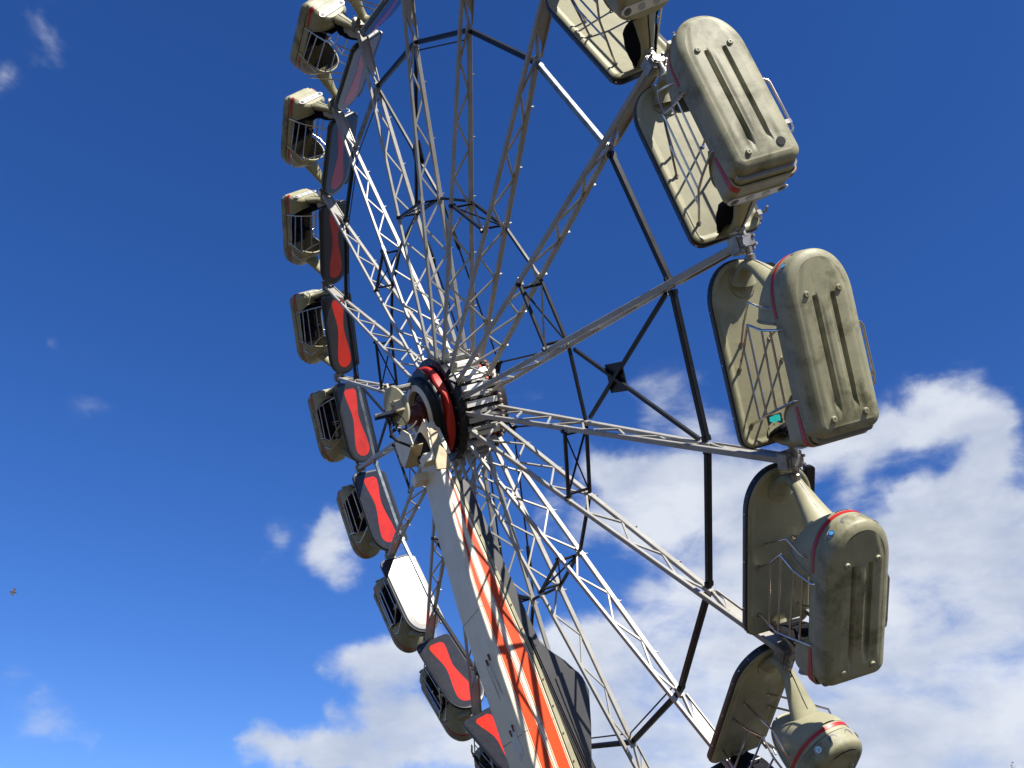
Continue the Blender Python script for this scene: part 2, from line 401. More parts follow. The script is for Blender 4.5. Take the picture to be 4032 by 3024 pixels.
        m = M(); m.disc(base, basen, rs[-1][0] + 0.02, 0.01, 28, rx=rs[-1][0] + 0.01)
        for k in range(8):
            t = 2 * PI * k / 8; m.disc(V(base) + V((math.cos(t), math.sin(t), 0)) * (rs[-1][0] + 0.008) + V(basen) * 0.01, basen, 0.008, 0.006, 8)
        m.build('arm_flange', CR, a)
        # seam cover running down the outer edge
        m = M(); sgn = -1 if base[0] < 0 else 1
        Q = [p + V((sgn * r[1] * 0.93, 0, -0.5 * r[1] * 0.3)) for p, r in zip(P[2:-9], RR[2:-9])]
        m.tube(Q, 0.012, 6); m.build('seam_strip', MT['trim'], a)
        return a
    sweep('nose_arm', [(-0.66, 0, -0.50), (-0.80, 0, -0.30), (-0.945, 0, -0.08), (-1.0, 0, 0.08), (-0.93, 0, 0.20), (-0.83, 0, 0.265)],
          [(0.215, 0.13), (0.15, 0.085), (0.095, 0.065), (0.085, 0.065), (0.11, 0.085), (0.16, 0.13)], (-0.83, 0, 0.268), (0, 0, -1))
    sweep('rear_arm', [(0.86, 0, -0.50), (0.94, 0, -0.30), (1.01, 0, -0.08), (1.02, 0, 0.08), (0.985, 0, 0.20), (0.925, 0, 0.265)],
          [(0.20, 0.13), (0.13, 0.085), (0.085, 0.065), (0.08, 0.055), (0.085, 0.06), (0.10, 0.075)], (0.925, 0, 0.268), (0, 0, -1))
    for s_, nm in ((-1, 'pivot_pin'), (1, 'pivot_pin')):
        m = M(); m.lathe([(0.0, 0), (0.055, 0), (0.055, 0.14), (0.038, 0.15), (0.038, 0.235), (0, 0.235)], 16, axis='x', origin=(-0.96 if s_ > 0 else 0, 0, 0))
        if s_ > 0: m.v = [V((0.96 + (p.x + 0.96), p.y, p.z)) for p in m.v]
        else: m.v = [V((-0.96 - p.x, p.y, p.z)) for p in m.v]
        m.build(nm, MT['block'], root)
    # ---- black head shell behind the riders
    m = M(); A = []; B = []
    for i in range(13):
        t = i / 12; z = -0.46 + 0.70 * t; x = 0.93 - 0.17 * math.sin(PI * min(1, t * 1.05)) ** 0.8 * (1 if t < 0.5 else 0.80)
        w = 0.11 + 0.12 * math.sin(PI * (0.12 + 0.8 * t))
        A.append([V((x, w * math.cos(a), z)) + V((0.06 * (1 - math.sin(a)), 0, 0)) for a in [PI * k / 10 for k in range(11)]])
        B.append([p + V((0.018, 0, 0)) for p in A[-1]])
    m.loops(A, closed=False); m.loops([r[::-1] for r in B], closed=False)
    m.loops([[r[0] for r in A], [r[0] for r in B]], closed=False); m.loops([[r[-1] for r in A], [r[-1] for r in B]], closed=False)
    sh = m.build('head_shell', MT['seat'], root)
    m = M(); m.tube([(0.80, -0.09, -0.02), (0.745, -0.09, -0.02), (0.735, 0.09, -0.02), (0.80, 0.09, -0.02)], 0.012, 8); m.build('grab_handle', MT['discw'], sh)
    # ---- seats
    def cushion(name, c, d, rot, r=0.035):
        mm = M(); mm.box((0, 0, 0), d); o = mm.build(name, MT['seat'], root, bevel=r); o.location = c; o.rotation_euler = (0, rot, 0); return o
    cushion('seat_pad', (0.12, 0, -0.93), (0.95, 0.46, 0.09), 0.06)
    cushion('backrest', (0.56, 0, -0.62), (0.09, 0.46, 0.62), 0.42)
    cushion('backrest', (0.02, 0, -0.74), (0.08, 0.42, 0.34), 0.42)
    m = M()
    m.box((-0.02, 0.352, -0.86), (0.60, 0.012, 0.17)); m.box((-0.02, -0.352, -0.86), (0.60, 0.012, 0.17)); m.build('scuff_plate', MT['aluplate'], root)
    # ---- rails
    for sy in (1, -1):
        f = lambda L: [V((x, y * sy, z)) for x, y, z in L]
        m = M(); r1 = f([(0.13, 0.285, 0.268), (-0.10, 0.37, -0.06), (-0.355, 0.435, -0.34), (-0.27, 0.435, -0.58), (-0.235, 0.41, -0.84), (-0.235, 0.375, -0.86)])
        r2 = f([(0.77, 0.285, 0.268), (0.70, 0.37, -0.06), (0.635, 0.435, -0.32), (0.58, 0.435, -0.52), (0.50, 0.41, -0.84), (0.50, 0.375, -0.86)])
        m.tube(r1, 0.0145, 8); m.tube(r2, 0.0145, 8)
        g = m.build('side_rail', MT['chrome'], root)
        for (a, b) in ((r1[0].lerp(r1[1], 1.0), r2[1]), (r1[2], r2[2]), (r1[3], r2[3]), (r1[3].lerp(r1[4], 0.5), r2[3].lerp(r2[4], 0.5))):
            m = M(); m.tube([a, b], 0.0125, 8, cap=False); m.build('rail_bar', MT['chrome'], g)
        m = M(); m.tube(f([(-0.15, 0.19, 0.268), (-0.36, 0.31, -0.06), (-0.585, 0.425, -0.43), (-0.50, 0.42, -0.64), (-0.45, 0.365, -0.76)]), 0.0135, 8)
        m.build('hand_rail', MT['chrome'], root)
        m = M()
        for p in (r1[0], r2[0], V((-0.15, 0.19 * sy, 0.268))): m.disc(p - V((0, 0, 0.004)), (0, 0, -1), 0.027, 0.006, 12)
        m.build('rail_foot', MT['chrome'], g)
    m = M(); m.tube([(-0.15, -0.385, -0.86), (-0.145, -0.50, -0.87), (-0.12, -0.545, -0.875), (-0.08, -0.56, -0.88), (0.42, -0.56, -0.88), (0.50, -0.555, -0.88), (0.53, -0.54, -0.87), (0.54, -0.47, -0.86), (0.53, -0.385, -0.85)], 0.017, 10)
    h = m.build('gate_handle', MT['chrome'], root)
    m = M(); m.box((0.42, -0.49, -0.87), (0.05, 0.16, 0.05)); m.disc((0.42, -0.50, -0.845), (0, 0, 1), 0.03, 0.01, 10); m.build('handle_clamp', MT['block'], h)
    # latch hardware at the roof side opposite
    m = M(); m.box((0.90, -0.40, 0.20), (0.06, 0.05, 0.10)); m.tube([(0.90, -0.42, 0.20), (0.92, -0.47, 0.12), (0.91, -0.44, 0.02)], 0.014, 8); m.build('latch', MT['block'], root)
    return root

PHI = {-13: -0.10, -12: -0.04, -11: 0.08, -10: 0.19, -9: 0.32, -8: 0.38, -7: 0.44, -6: 0.50, -5: 0.55, -4: 0.55, -3: 0.52, -2: 0.45, -1: 0.36, 0: 0.278, 1: 0.193, 2: 0.179, 3: 0.10, 4: 0.0, 5: -0.06, 6: -0.10}
LAB = {
 -13: 'cream gondola with dark-clothed rider inside, half hidden behind striped arm at the bottom',
 -12: 'cream gondola left of the striped arm, just above the gondola with the rider',
 -11: 'cream gondola whose roof glares white in the sun, lower left of wheel',
 -10: 'cream gondola with red roof inlay, directly above the one with the white glaring roof',
 -9: 'cream gondola with bright red roof inlay at hub height on the left rim',
 -8: 'cream gondola with red inlay on the left rim, next above the one at hub height',
 -7: 'cream gondola farthest left on the rim, fourth down from the photo\'s top edge',
 -6: 'cream gondola on the left rim, third down from the photo\'s top edge',
 -5: 'cream gondola at upper left, its end just cut by the top edge, white panel shining',
 -4: 'gondola mostly cut off by the top edge at upper left, lower arm and roof showing',
 -3: 'gondola at the wheel top, next after the one mostly cut off at upper left',
 -2: 'gondola at the very top of the wheel between the two highest spokes',
 -1: 'gondola cut off by the top edge at upper right, black head shell showing',
 0: 'sunlit cream gondola at upper right with a round dark hole in its floor',
 1: 'cream gondola at right, just above hub height, teal sticker under its roof',
 2: 'shaded cream gondola at lower right, whole in view, dark grooved floor facing out',
 3: 'gondola cut off by the bottom edge at lower right, round nose with blue porthole',
 4: 'gondola low on the wheel, next below the one cut off at lower right',
 5: 'gondola at the lowest point of the wheel, right of the striped arm',
 6: 'gondola low on the wheel, behind the striped arm'}
def gmat(k):
    th = -2 * PI * (k + 0.5) / N
    er = V((math.cos(th), math.sin(th), 0)); et = V((math.sin(th), -math.cos(th), 0)); en = V((0, 0, 1))
    c, s_ = math.cos(PHI[k]), math.sin(PHI[k])
    U = er * c + en * s_; Nn = en * c - er * s_
    o = er * R * math.cos(PI / N)
    m = Matrix(((et.x, Nn.x, -U.x, o.x), (et.y, Nn.y, -U.y, o.y), (et.z, Nn.z, -U.z, o.z), (0, 0, 0, 1)))
    return WM @ m
proto = build_gondola()
G = {}
for i, k in enumerate([1, 2, 0, 3, -1, -4, -5, -6, -7, -8, -9, -10, -11, -12, -13, -3, -2, 4, 5, 6]):
    G[k] = proto if i == 0 else copy_tree(proto)
for k, g in G.items():
    g.matrix_world = gmat(k)
    tag(g, LAB[k], 'gondola', 'gondolas round the rim of the wheel')
# one-off details
m = M(); m.prism([V((x, y, 0.2655)) for x, y in ((0.72, -0.12), (0.72, 0.07), (0.825, 0.07), (0.825, -0.12))], (0, 0, 0.003)); m.prism([V((x, y, 0.262)) for x, y in ((0.735, -0.095), (0.73, -0.03), (0.74, 0.045), (0.79, 0.055), (0.81, 0.0), (0.805, -0.09))], (0, 0, 0.003), mi=1)
m.build('sticker', [MT['trim'], MT['green']], G[1])['label'] = 'black and teal sticker'
m = M(); m.disc((0.18, 0.391, -0.965), (0, 1, 0), 0.028, 0.004, 14, rx=0.055); m.build('filler_patch', MT['pinkpatch'], G[1])
# gondola 0 has lost one stud: leave a hole in its place
for ch in list(G[0].children):
    if ch.name.startswith('floor_pan'):
        for s_ in list(ch.children):
            if s_.name.startswith('foot_stud'):
                bb = [V(c) for c in s_.bound_box]; c = sum(bb, V()) / 8
                if c.x > 0 and c.y < 0: bpy.data.objects.remove(s_)
m = M(); m.disc((0.72, -0.192, -1.1150), (0, 0, -1), 0.05, 0.003, 20); m.build('missing_stud_hole', MT['hole'], G[0])

# ================================================================== WHEEL
wheel = empty('wheel', WM)
tag(wheel, 'tall silver and black lattice wheel with twenty spokes carrying the gondolas', 'ride wheel')
RO_, RI_ = 6.54, 3.81
zf = lambda r: 0.06 + (7.9 - r) * 0.0785
def chord_bar(m, p, q, w, h): m.bar(p, q, w, h, up=(0, 0, 1), ch=0.006)
def make_spoke():
    m = M()
    chord_bar(m, (0.93, 0, zf(0.93)), (7.86, 0, zf(7.86)), 0.076, 0.048)
    chord_bar(m, (1.02, 0, 0), (RO_ + 0.05, 0, 0), 0.066, 0.074)
    # flange of rear chord swinging to the front chord past the outer ring
    m.bar((RO_, 0, -0.01), (7.02, 0, zf(7.02) - 0.03), 0.066, 0.03, ch=0.004)
    rn = [0.98 + (RO_ - 0.98) * i / 6 for i in range(7)]
    for i in range(6):
        a, b = rn[i], rn[i + 1]; mid = (a + b) / 2
        m.bar((a, 0, 0.03), (mid, 0, zf(mid) - 0.03), 0.032, 0.032, ch=0.004)
        m.bar((mid, 0, zf(mid) - 0.03), (b, 0, 0.03), 0.032, 0.032, ch=0.004)
    m.bar((0.98, 0, 0.04), (0.98, 0, zf(0.98) - 0.04), 0.06, 0.05)
    # joint gussets
    for r in (RI_, RO_): m.box((r, 0, 0.015), (0.16, 0.072, 0.07))
    m.box((RI_, 0, zf(RI_)), (0.12, 0.080, 0.058))
    sp = m.build('spoke', MT['spoke'], wheel)
    # end web plate
    m = M(); z1 = lambda r: zf(r) - 0.012
    m.prism([V((r, -0.009, z)) for r, z in ((6.60, -0.045), (6.78, -0.035), (7.05, z1(7.05)), (7.86, z1(7.86)), (7.86, -0.105), (7.25, -0.10), (6.80, -0.075))], (0, 0.018, 0))
    m.bar((6.62, 0, -0.055), (7.86, 0, -0.115), 0.062, 0.018)
    m.build('end_plate', MT['spoke'], sp)
    # pivot block
    m = M()
    m.box((7.905, 0, 0.0), (0.17, 0.20, 0.24)); m.box((7.93, 0, 0.0), (0.20, 0.13, 0.20))
    b = m.build('pivot_block', MT['block'], sp, bevel=0.012)
    m = M()
    for y in (-0.07, 0.07):
        for z in (-0.08, 0.08): m.disc((8.035, y * 0.7, z), (1, 0, 0), 0.018, 0.02, 6)
    m.build('bolts', MT['block'], b)
    # cable clips on the rear chord
    for i in range(5):
        r = 1.9 + i * 0.99
        m = M(); m.box((r, 0.0, -0.045), (0.03, 0.04, 0.02)); m.box((r + 0.012, 0.0, -0.07), (0.010, 0.03, 0.045)); m.build('cable_clip', MT['spoke'], sp)
    return sp
sp0 = make_spoke(); spokes = {}
for i, k in enumerate(range(-13, 7)):
    s_ = sp0 if i == 0 else copy_tree(sp0, wheel)
    s_.rotation_euler = (0, 0, -2 * PI * k / N); spokes[k] = s_
def pt(k, r, z):
    th = -2 * PI * k / N; return V((r * math.cos(th), r * math.sin(th), z))
def trim_ends(a, b, e):
    d = (b - a).normalized(); return a + d * e, b - d * e
for k in range(-13, 7):
    # outer ring
    a, b = trim_ends(pt(k, RO_, 0.0), pt(k + 1, RO_, 0.0), 0.05)
    m = M(); m.bar(a, b, 0.078, 0.078, ch=0.008)
    for p in (a, b): m.bar(p.lerp((a + b) / 2, 0.0), p.lerp((a + b) / 2, 0.07), 0.05, 0.12)
    m.build('outer_ring_tube', MT['galv'] if k in (-1, -5, -10, -11, -9) else MT['blacksteel'], wheel)
    if k in (-6, -5, -3, 4, -7, -8, 5):
        a, b = trim_ends(pt(k, RO_ - 0.13, -0.03), pt(k + 1, RO_ - 0.13, -0.03), 0.03)
        m = M(); m.tube([a, b], 0.013, 8); m.build('tie_cable', MT['blacksteel'], wheel)
    # inner ring
    a, b = trim_ends(pt(k, RI_, 0.0), pt(k + 1, RI_, 0.0), 0.04)
    m = M(); m.bar(a, b, 0.05, 0.05, ch=0.006); m.build('inner_ring_tube', MT['blacksteel'], wheel)
    if k % 2 == 0:
        zz = zf(RI_)
        c, d = trim_ends(pt(k, RI_ - 0.02, zz), pt(k + 1, RI_ - 0.02, zz), 0.04)
        m = M(); m.bar(c, d, 0.05, 0.05, ch=0.006)
        e1, e2 = a.lerp(b, 0.06), c.lerp(d, 0.06); e3, e4 = a.lerp(b, 0.94), c.lerp(d, 0.94)
        m.bar(e1, e2, 0.032, 0.032, up=(0.3, 0.2, 0)); m.bar(e3, e4, 0.032, 0.032, up=(0.3, 0.2, 0))
        m.bar(e1 + V((0, 0, 0.02)), e4, 0.026, 0.026, up=(0.3, 0.2, 0)); m.bar(e3 + V((0, 0, 0.02)), e2 + (e1 - e2) * 0.02, 0.022, 0.022, up=(0.3, 0.2, 0))
        for p in (c, d): m.box(p, (0.05, 0.05, 0.12))
        m.build('inner_brace_frame', MT['blacksteel'], wheel)
    if k in (-4, 1, 6, -9):
        c1_ = (pt(k, RI_, 0) + pt(k + 1, RI_, 0) + pt(k, RO_, 0) + pt(k + 1, RO_, 0)) / 4
        x = lambda p, q: trim_ends(p, q, 0.14)
        m = M()
        a0, b0 = x(pt(k, RO_ - 0.02, 0), pt(k + 1, RI_ + 0.02, 0)); a1, b1 = x(pt(k + 1, RO_ - 0.02, 0), pt(k, RI_ + 0.02, 0))
        # intersection point
        def isect(p, q, r, s):
            d1, d2 = q - p, s - r; t = ((r - p).x * d2.y - (r - p).y * d2.x) / (d1.x * d2.y - d1.y * d2.x); return p + d1 * t
        c = isect(a0, b0, a1, b1)
        m.bar(a0, b0, 0.056, 0.05, ch=0.005); m.bar(a1, c + (a1 - c).normalized() * 0.03, 0.056, 0.05, ch=0.005); m.bar(c - (a1 - c).normalized() * 0.03, b1, 0.056, 0.05, ch=0.005)
        ed = (pt(k, 1, 0) + pt(k + 1, 1, 0)).normalized(); tn = V((-ed.y, ed.x, 0)); q = 0.21
        m.prism([c + ed * a + tn * b + V((0, 0, -0.045)) for a, b in ((q, q), (q, -q), (-q, -q), (-q, q))], (0, 0, 0.016))
        br = m.build('cross_brace', MT['blacksteel'], wheel)
# hub
BLK = MT['blacksteel']
m = M(); m.lathe([(0, -0.34), (0.74, -0.34), (0.80, -0.30), (0.80, 0.62), (0, 0.62)], 60, smooth=False); m.build('hub_drum', MT['hood'], wheel)
m = M(); m.lathe([(0.0, 0.615), (0.93, 0.615), (0.975, 0.64), (0.975, 0.74), (0.95, 0.765), (0.78, 0.765), (0.0, 0.765)], 60)
d_ = m.build('hub_front_disc', BLK, wheel)
m = M(); m.disc((0, 0, 0), (0, 0, 1), 0.016, 0.012, 6); b0 = m.build('disc_bolt', MT['block'], d_); b0.location = pt(0.5, 0.90, 0.768)
for k in range(1, 20):
    o = b0.copy(); COL.objects.link(o); o.parent = d_; o.location = pt(k + 0.5, 0.90, 0.768)
m = M(); m.lathe([(0.78, -0.14), (0.91, -0.14), (0.91, -0.05), (0.78, -0.05)], 60, smooth=False); m.build('hub_rear_ring', MT['hood'], wheel)
for k in range(20):
    r_ = 0.885
    m = M(); m.bar(pt(k + 0.5, r_, -0.05), pt(k + 0.5, r_, 0.58), 0.10, 0.13, up=pt(k + 0.5, 1, 0)); m.build('hub_slat', MT['white'] if k % 5 != 2 else MT['spoke'], wheel)
    m = M(); m.prism([pt(k, 0.82, 0.48) , pt(k, 1.10, 0.50), pt(k, 1.16, 0.60), pt(k, 0.95, 0.64), pt(k, 0.82, 0.64)], pt(k + 5, 0.02, 0)); m.build('spoke_foot', MT['spoke'], wheel)
    # black panels with signal lamps between the slats
    m = M(); m.bar(pt(k, 0.85, -0.12), pt(k, 0.85, 0.46), 0.12, 0.06, up=pt(k, 1, 0)); pn = m.build('lamp_panel', MT['hood'], wheel)
    m = M(); m.disc(pt(k, 0.883, 0.0), pt(k, 1, 0), 0.032, 0.012, 14); m.build('signal_lamp', MT['redhub'], pn)
    m = M(); m.box((0, 0, 0), (0.012, 0.07, 0.07)); m.disc((0.006, 0, 0), (1, 0, 0), 0.022, 0.006, 10); o = m.build('lamp_socket', MT['discw'], pn); o.location = pt(k, 0.884, 0.19); o.rotation_euler = (0, 0, -2 * PI * k / N)
def bulb(k, z, r=0.935):
    m = M(); prof = [(0.0, 0.075), (0.02, 0.07), (0.036, 0.05), (0.036, 0.025), (0.024, 0.0), (0.024, -0.01)]
    m.lathe(prof, 12); o = m.build('bulb', MT['bulb'], wheel); return o
b0 = bulb(0, 0)
for i in range(60):
    o = b0 if i == 0 else b0.copy()
    if i: COL.objects.link(o)
    k = i / 3; th = -2 * PI * k / N
    o.parent = wheel; o.location = pt(k, 0.925, -0.09)
    o.rotation_euler = V((math.cos(th), math.sin(th), 0)).to_track_quat('Z', 'Y').to_euler()
# rear brackets with tie rods
for kb in (-1, 4, 9, -6):
    m = M(); m.bar(pt(kb, 0.35, -0.40), pt(kb, 0.88, -0.40), 0.075, 0.075); m.disc(pt(kb, 0.86, -0.40), (0, 0, 1), 0.055, 0.05, 14); m.build('rear_bracket', BLK, wheel)
    for kk in (kb - 2, kb + 2):
        a = pt(kb, 0.86, -0.40); b = pt(kk, RI_ - 0.05, -0.03); m = M(); m.tube([a, b], 0.017, 8)
        m.tube([a.lerp(b, 0.0), a.lerp(b, 0.045)], 0.032, 10)
        m.tube([a.lerp(b, 0.70), a.lerp(b, 0.71), a.lerp(b, 0.84), a.lerp(b, 0.85)], 0.036, 10, rs=[0.02, 0.036, 0.036, 0.02]); m.build('tie_rod', BLK, wheel)

# ================================================================== ARM
arm = empty('support_arm', WM)
tag(arm, 'massive ivory box arm with two tapering orange stripes holding the wheel hub', 'support arm')
ys = [-0.95, -1.6, -2.3, -3.6, -4.9, -6.2, -7.0, -10.4]
zfr = lambda y: (1.30 + (-0.95 - y) * 0.165) if y > -2.3 else (1.5227 + (-2.3 - y) * 0.126 if y > -3.6 else 1.6865 + (-3.6 - y) * 0.080)
XL = lambda y: -0.55; XR = 0.45
ZBf = lambda y: 1.21 if y > -4.9 else 1.21 + min(0.14, (-4.9 - y) * 0.066)
m = M(); loops = []
for y in ys:
    zf_ = zfr(y); c = 0.012; ZB = ZBf(y)
    loops.append([V(p) for p in ((XL(y) + c, y, ZB), (XR - c, y, ZB), (XR, y, ZB + c), (XR, y, zf_ - c), (XR - c, y, zf_), (XL(y) + c, y, zf_), (XL(y), y, zf_ - c), (XL(y), y, ZB + c))])
m.loops(loops, smooth=False); m.add(loops[0], [tuple(range(8))]); m.add(loops[-1], [tuple(range(8))])
boxa = m.build('arm_girder', MT['armcream'], arm)
# stripes on the side face (x = XR)
def side(y, f, off=0.004): return V((XR + off, y, ZBf(y) + (zfr(y) - ZBf(y)) * f))
def lut(tb, y):
    for (y0, *a), (y1, *b) in zip(tb, tb[1:]):
        if y <= y0 and y >= y1:
            t = (y0 - y) / (y0 - y1); return [p + (q - p) * t for p, q in zip(a, b)]
    return list(tb[-1][1:])
T1 = [(-1.95, 0.755, 0.745), (-2.6, 0.775, 0.69), (-3.0, 0.83, 0.715), (-3.3, 0.86, 0.70), (-3.9, 0.84, 0.63), (-6.4, 0.80, 0.515), (-10.4, 0.78, 0.50)]
T2 = [(-1.10, 0.30, 0.29), (-2.05, 0.365, 0.26), (-2.6, 0.39, 0.175), (-3.15, 0.385, 0.12), (-4.0, 0.39, 0.09), (-10.4, 0.365, 0.08)]
def stripe(tb, mat, name, lo=0.0, hi=0.0, edge=None, off=0.004):
    m = M(); A = []; B = []; n = 48
    for i in range(n + 1):
        y = tb[0][0] + (-10.0 - tb[0][0]) * (i / n) ** 1.5; a, b = lut(tb, y)
        if edge == 'a': a, b = a + hi, a + lo
        if edge == 'b': a, b = b - lo, b - hi
        A.append(side(y, a, off)); B.append(side(y, b, off))
    m.loops([A, B], closed=False, smooth=False); E_ = A + B[::-1]; m.loops([E_, [p - V((off - 0.0005, 0, 0)) for p in E_]], smooth=False)
    m.build(name, mat, arm)
# fraction 1 = front ridge (left in the photo), 0 = rear edge
for tb in (T1, T2):
    stripe(tb, MT['orange'], 'orange_stripe')
    stripe(tb, MT['pin'], 'pinstripe', 0.024, 0.040, 'a'); stripe(tb, MT['pin'], 'pinstripe', 0.024, 0.040, 'b')
# plate seams
for y in (-3.75, -5.75):
    m = M(); m.box((XR + 0.001, y, (ZBf(y) + zfr(y)) / 2), (0.006, 0.012, zfr(y) - ZBf(y) - 0.03)); m.box(((XL(y) + XR) / 2, y - 0.02, zfr(y) + 0.001), (XR - XL(y) - 0.03, 0.012, 0.006)); m.build('plate_seam', MT['cream'], arm)
# edge flange with rust along the rear corner
m = M(); Lf = []
for y in (-1.5, -4.9, -7.0, -10.2):
    z0, z1 = (ZBf(y) - 0.055, ZBf(y) - 0.004) if y > -4.95 else (ZBf(y) - 0.10, ZBf(y) - 0.004)
    Lf.append([V((XR - 0.02, y, z0)), V((XR + 0.018, y, z0)), V((XR + 0.018, y, z1)), V((XR - 0.02, y, z1))])
m.loops(Lf, smooth=False); e_ = m.build('edge_flange', MT['cream'], arm)
m = M(); y = -1.8; b1 = None
while y > -8:
    mb = M(); mb.disc((XR + 0.02, y, ZBf(y) - 0.03), (1, 0, 0), 0.014, 0.012, 8); mb.build('flange_bolt', MT['rust'], e_); y -= 0.42
for z_, n_ in ((1.135, 0), (1.165, 1)):
    m = M(); m.tube([(XR - 0.01, -5.0, z_), (XR + 0.0, -9.8, z_ + 0.03)], 0.011, 8); m.build('conduit', MT['chrome'], arm)
# dark cable tray behind the rear corner
m = M(); m.box((0.34, -5.9, 1.06), (0.20, 8.6, 0.17)); m.build('cable_tray', MT['hood'], arm)
# black wedge fairing on the rear edge
m = M(); poly = [(-4.45, 1.13), (-4.77, 0.912), (-5.03, 0.723), (-5.20, 0.64), (-5.377, 0.56), (-5.583, 0.555), (-6.05, 0.765), (-6.62, 1.06), (-6.75, 1.13)]
m.prism([V((0.20, y, z)) for y, z in poly], (0.30, 0, 0)); fa = m.build('drive_fairing', MT['hood'], arm, bevel=0.02)
m = M()
arc = [(-5.22, 1.02), (-5.17, 0.86), (-5.16, 0.74), (-5.21, 0.66), (-5.28, 0.61), (-5.38, 0.58), (-5.58, 0.575), (-6.04, 0.782), (-6.58, 1.06), (-6.60, 1.10)]
m.prism([V((0.50, y, z)) for y, z in arc], (0.022, 0, 0)); m.build('fairing_cover', MT['hood'], fa, bevel=0.006)
# front face details
m = M()
for x, y in ((0.02, -4.55), (0.18, -4.50)):
    m.box((x, y - 0.55, zfr(y - 0.55) + 0.002), (0.018, 1.05, 0.006))
    for dy in (0.0, -1.12): m.box((x, y + dy, zfr(y + dy) + 0.012), (0.022, 0.10, 0.03), mi=1)
m.build('slot_guides', [MT['discw'], MT['rust']], boxa)
m = M(); z_ = zfr(-5.9) + 0.012
m.prism([V((x, y, zfr(y) + 0.001)) for x, y in ((-0.02, -5.62), (0.10, -5.50), (0.20, -5.62), (0.25, -5.95), (0.18, -6.05), (0.12, -5.98), (0.05, -6.10), (-0.03, -6.05), (-0.02, -5.92), (-0.12, -5.88))], (0, 0, 0.006)); m.build('peeled_patch', MT['white'], boxa)
for (x, y) in ((-0.42, -1.06), (0.32, -1.02)):
    m = M(); m.box((x, y, 1.42), (0.26, 0.16, 0.26)); m.build('lifting_lug', MT['armcream'], boxa, bevel=0.008)
# head of the arm: rotary joint
m = M(); 
L5 = []
for q_, (r_, z_) in enumerate(((0.70, 0.80), (0.83, 0.80), (0.845, 0.81), (0.845, 0.90), (0.82, 0.925), (0.60, 0.93))):
    L5.append([V((r_ * math.cos(t), r_ * math.sin(t), z_ + (0.035 * math.sin(6 * t + 0.4) if q_ in (3, 4) else 0))) for t in [2 * PI * k / 96 for k in range(96)]])
m.loops(L5); m.build('red_bearing_ring', MT['redhub'], arm)
m = M()
pr = []
for i in range(96):
    t = 2 * PI * i / 96; r = 0.80 + 0.045 * math.cos(6 * t + 1.0) ** 3; pr.append(V((r * math.cos(t), r * math.sin(t), 0.965)))
m.prism(pr, (0, 0, 0.05)); m.build('scalloped_cover', BLK, arm, bevel=0.01)
m = M(); m.lathe([(0.70, 1.0), (0.68, 1.07), (0.64, 1.10), (0.47, 1.10), (0.44, 1.06), (0.44, 1.0)], 56); m.build('bearing_housing_black', BLK, arm)
m = M(); m.lathe([(0.56, 1.09), (0.555, 1.125), (0.545, 1.135), (0.455, 1.135), (0.44, 1.12), (0.43, 1.0)], 56); m.build('bearing_housing', MT['armcream'], arm)
m = M(); m.lathe([(0.43, 1.0), (0.40, 1.01), (0.28, 1.02), (0.24, 1.05), (0.235, 1.13), (0.20, 1.15), (0.19, 1.24), (0.20, 1.25), (0.20, 1.34), (0.12, 1.36), (0.11, 1.50), (0.0, 1.50)], 40)
gb = m.build('drive_gearbox', MT['rust'], arm)
m = M()
for k in range(24): m.disc((0.335 * math.cos(k * PI / 12), 0.335 * math.sin(k * PI / 12), 1.022), (0, 0, 1), 0.017, 0.018, 6)
for k in range(16): m.disc((0.215 * math.cos(k * PI / 8), 0.215 * math.sin(k * PI / 8), 1.155), (0, 0, 1), 0.012, 0.018, 6)
m.build('gearbox_bolts', MT['block'], gb)
# neck plates between housing and girder
m = M()
m.prism([V((x, y, 1.215)) for x, y in ((-0.55, -0.97), (-0.55, -0.55), (-0.47, -0.30), (0.43, -0.30), (0.45, -0.60), (0.45, -0.97))], (0, 0, 0.055))
m.prism([V((0.40, y, z)) for y, z in ((-0.25, 1.05), (-0.45, 1.26), (-0.95, 1.38), (-1.05, 1.38), (-1.05, 1.05))], (0.03, 0, 0))
m.build('neck_plate', MT['armcream'], arm)
m = M(); m.prism([V((x, y, 1.56)) for x, y in ((-0.50, -0.22), (0.08, -0.235), (0.31, -0.46), (0.28, -0.65), (-0.53, -0.71), (-0.57, -0.54))], (0.0, 0.0, 0.02)); m.bar((-0.3, -0.6, 1.30), (-0.3, -0.5, 1.57), 0.08, 0.08); m.build('guard_plate', MT['armcream'], arm)
m = M(); m.prism([V(p) for p in ((0.293, -0.68, 1.62), (0.346, -0.70, 1.42), (-0.156, -0.884, 1.46), (-0.396, -0.766, 1.62))], (0.004, -0.018, 0.006)); m.bar((0.1, -0.85, 1.30), (0.1, -0.78, 1.50), 0.05, 0.05); m.build('bent_guard_plate', MT['armtan'], arm)
m = M(); m.prism([V((0.40, y, z)) for y, z in ((-0.52, 1.13), (-0.50, 1.25), (-1.30, 1.42), (-1.35, 1.13))], (0.06, 0, 0)); m.build('cheek_plate', MT['armtan'], arm, bevel=0.01)
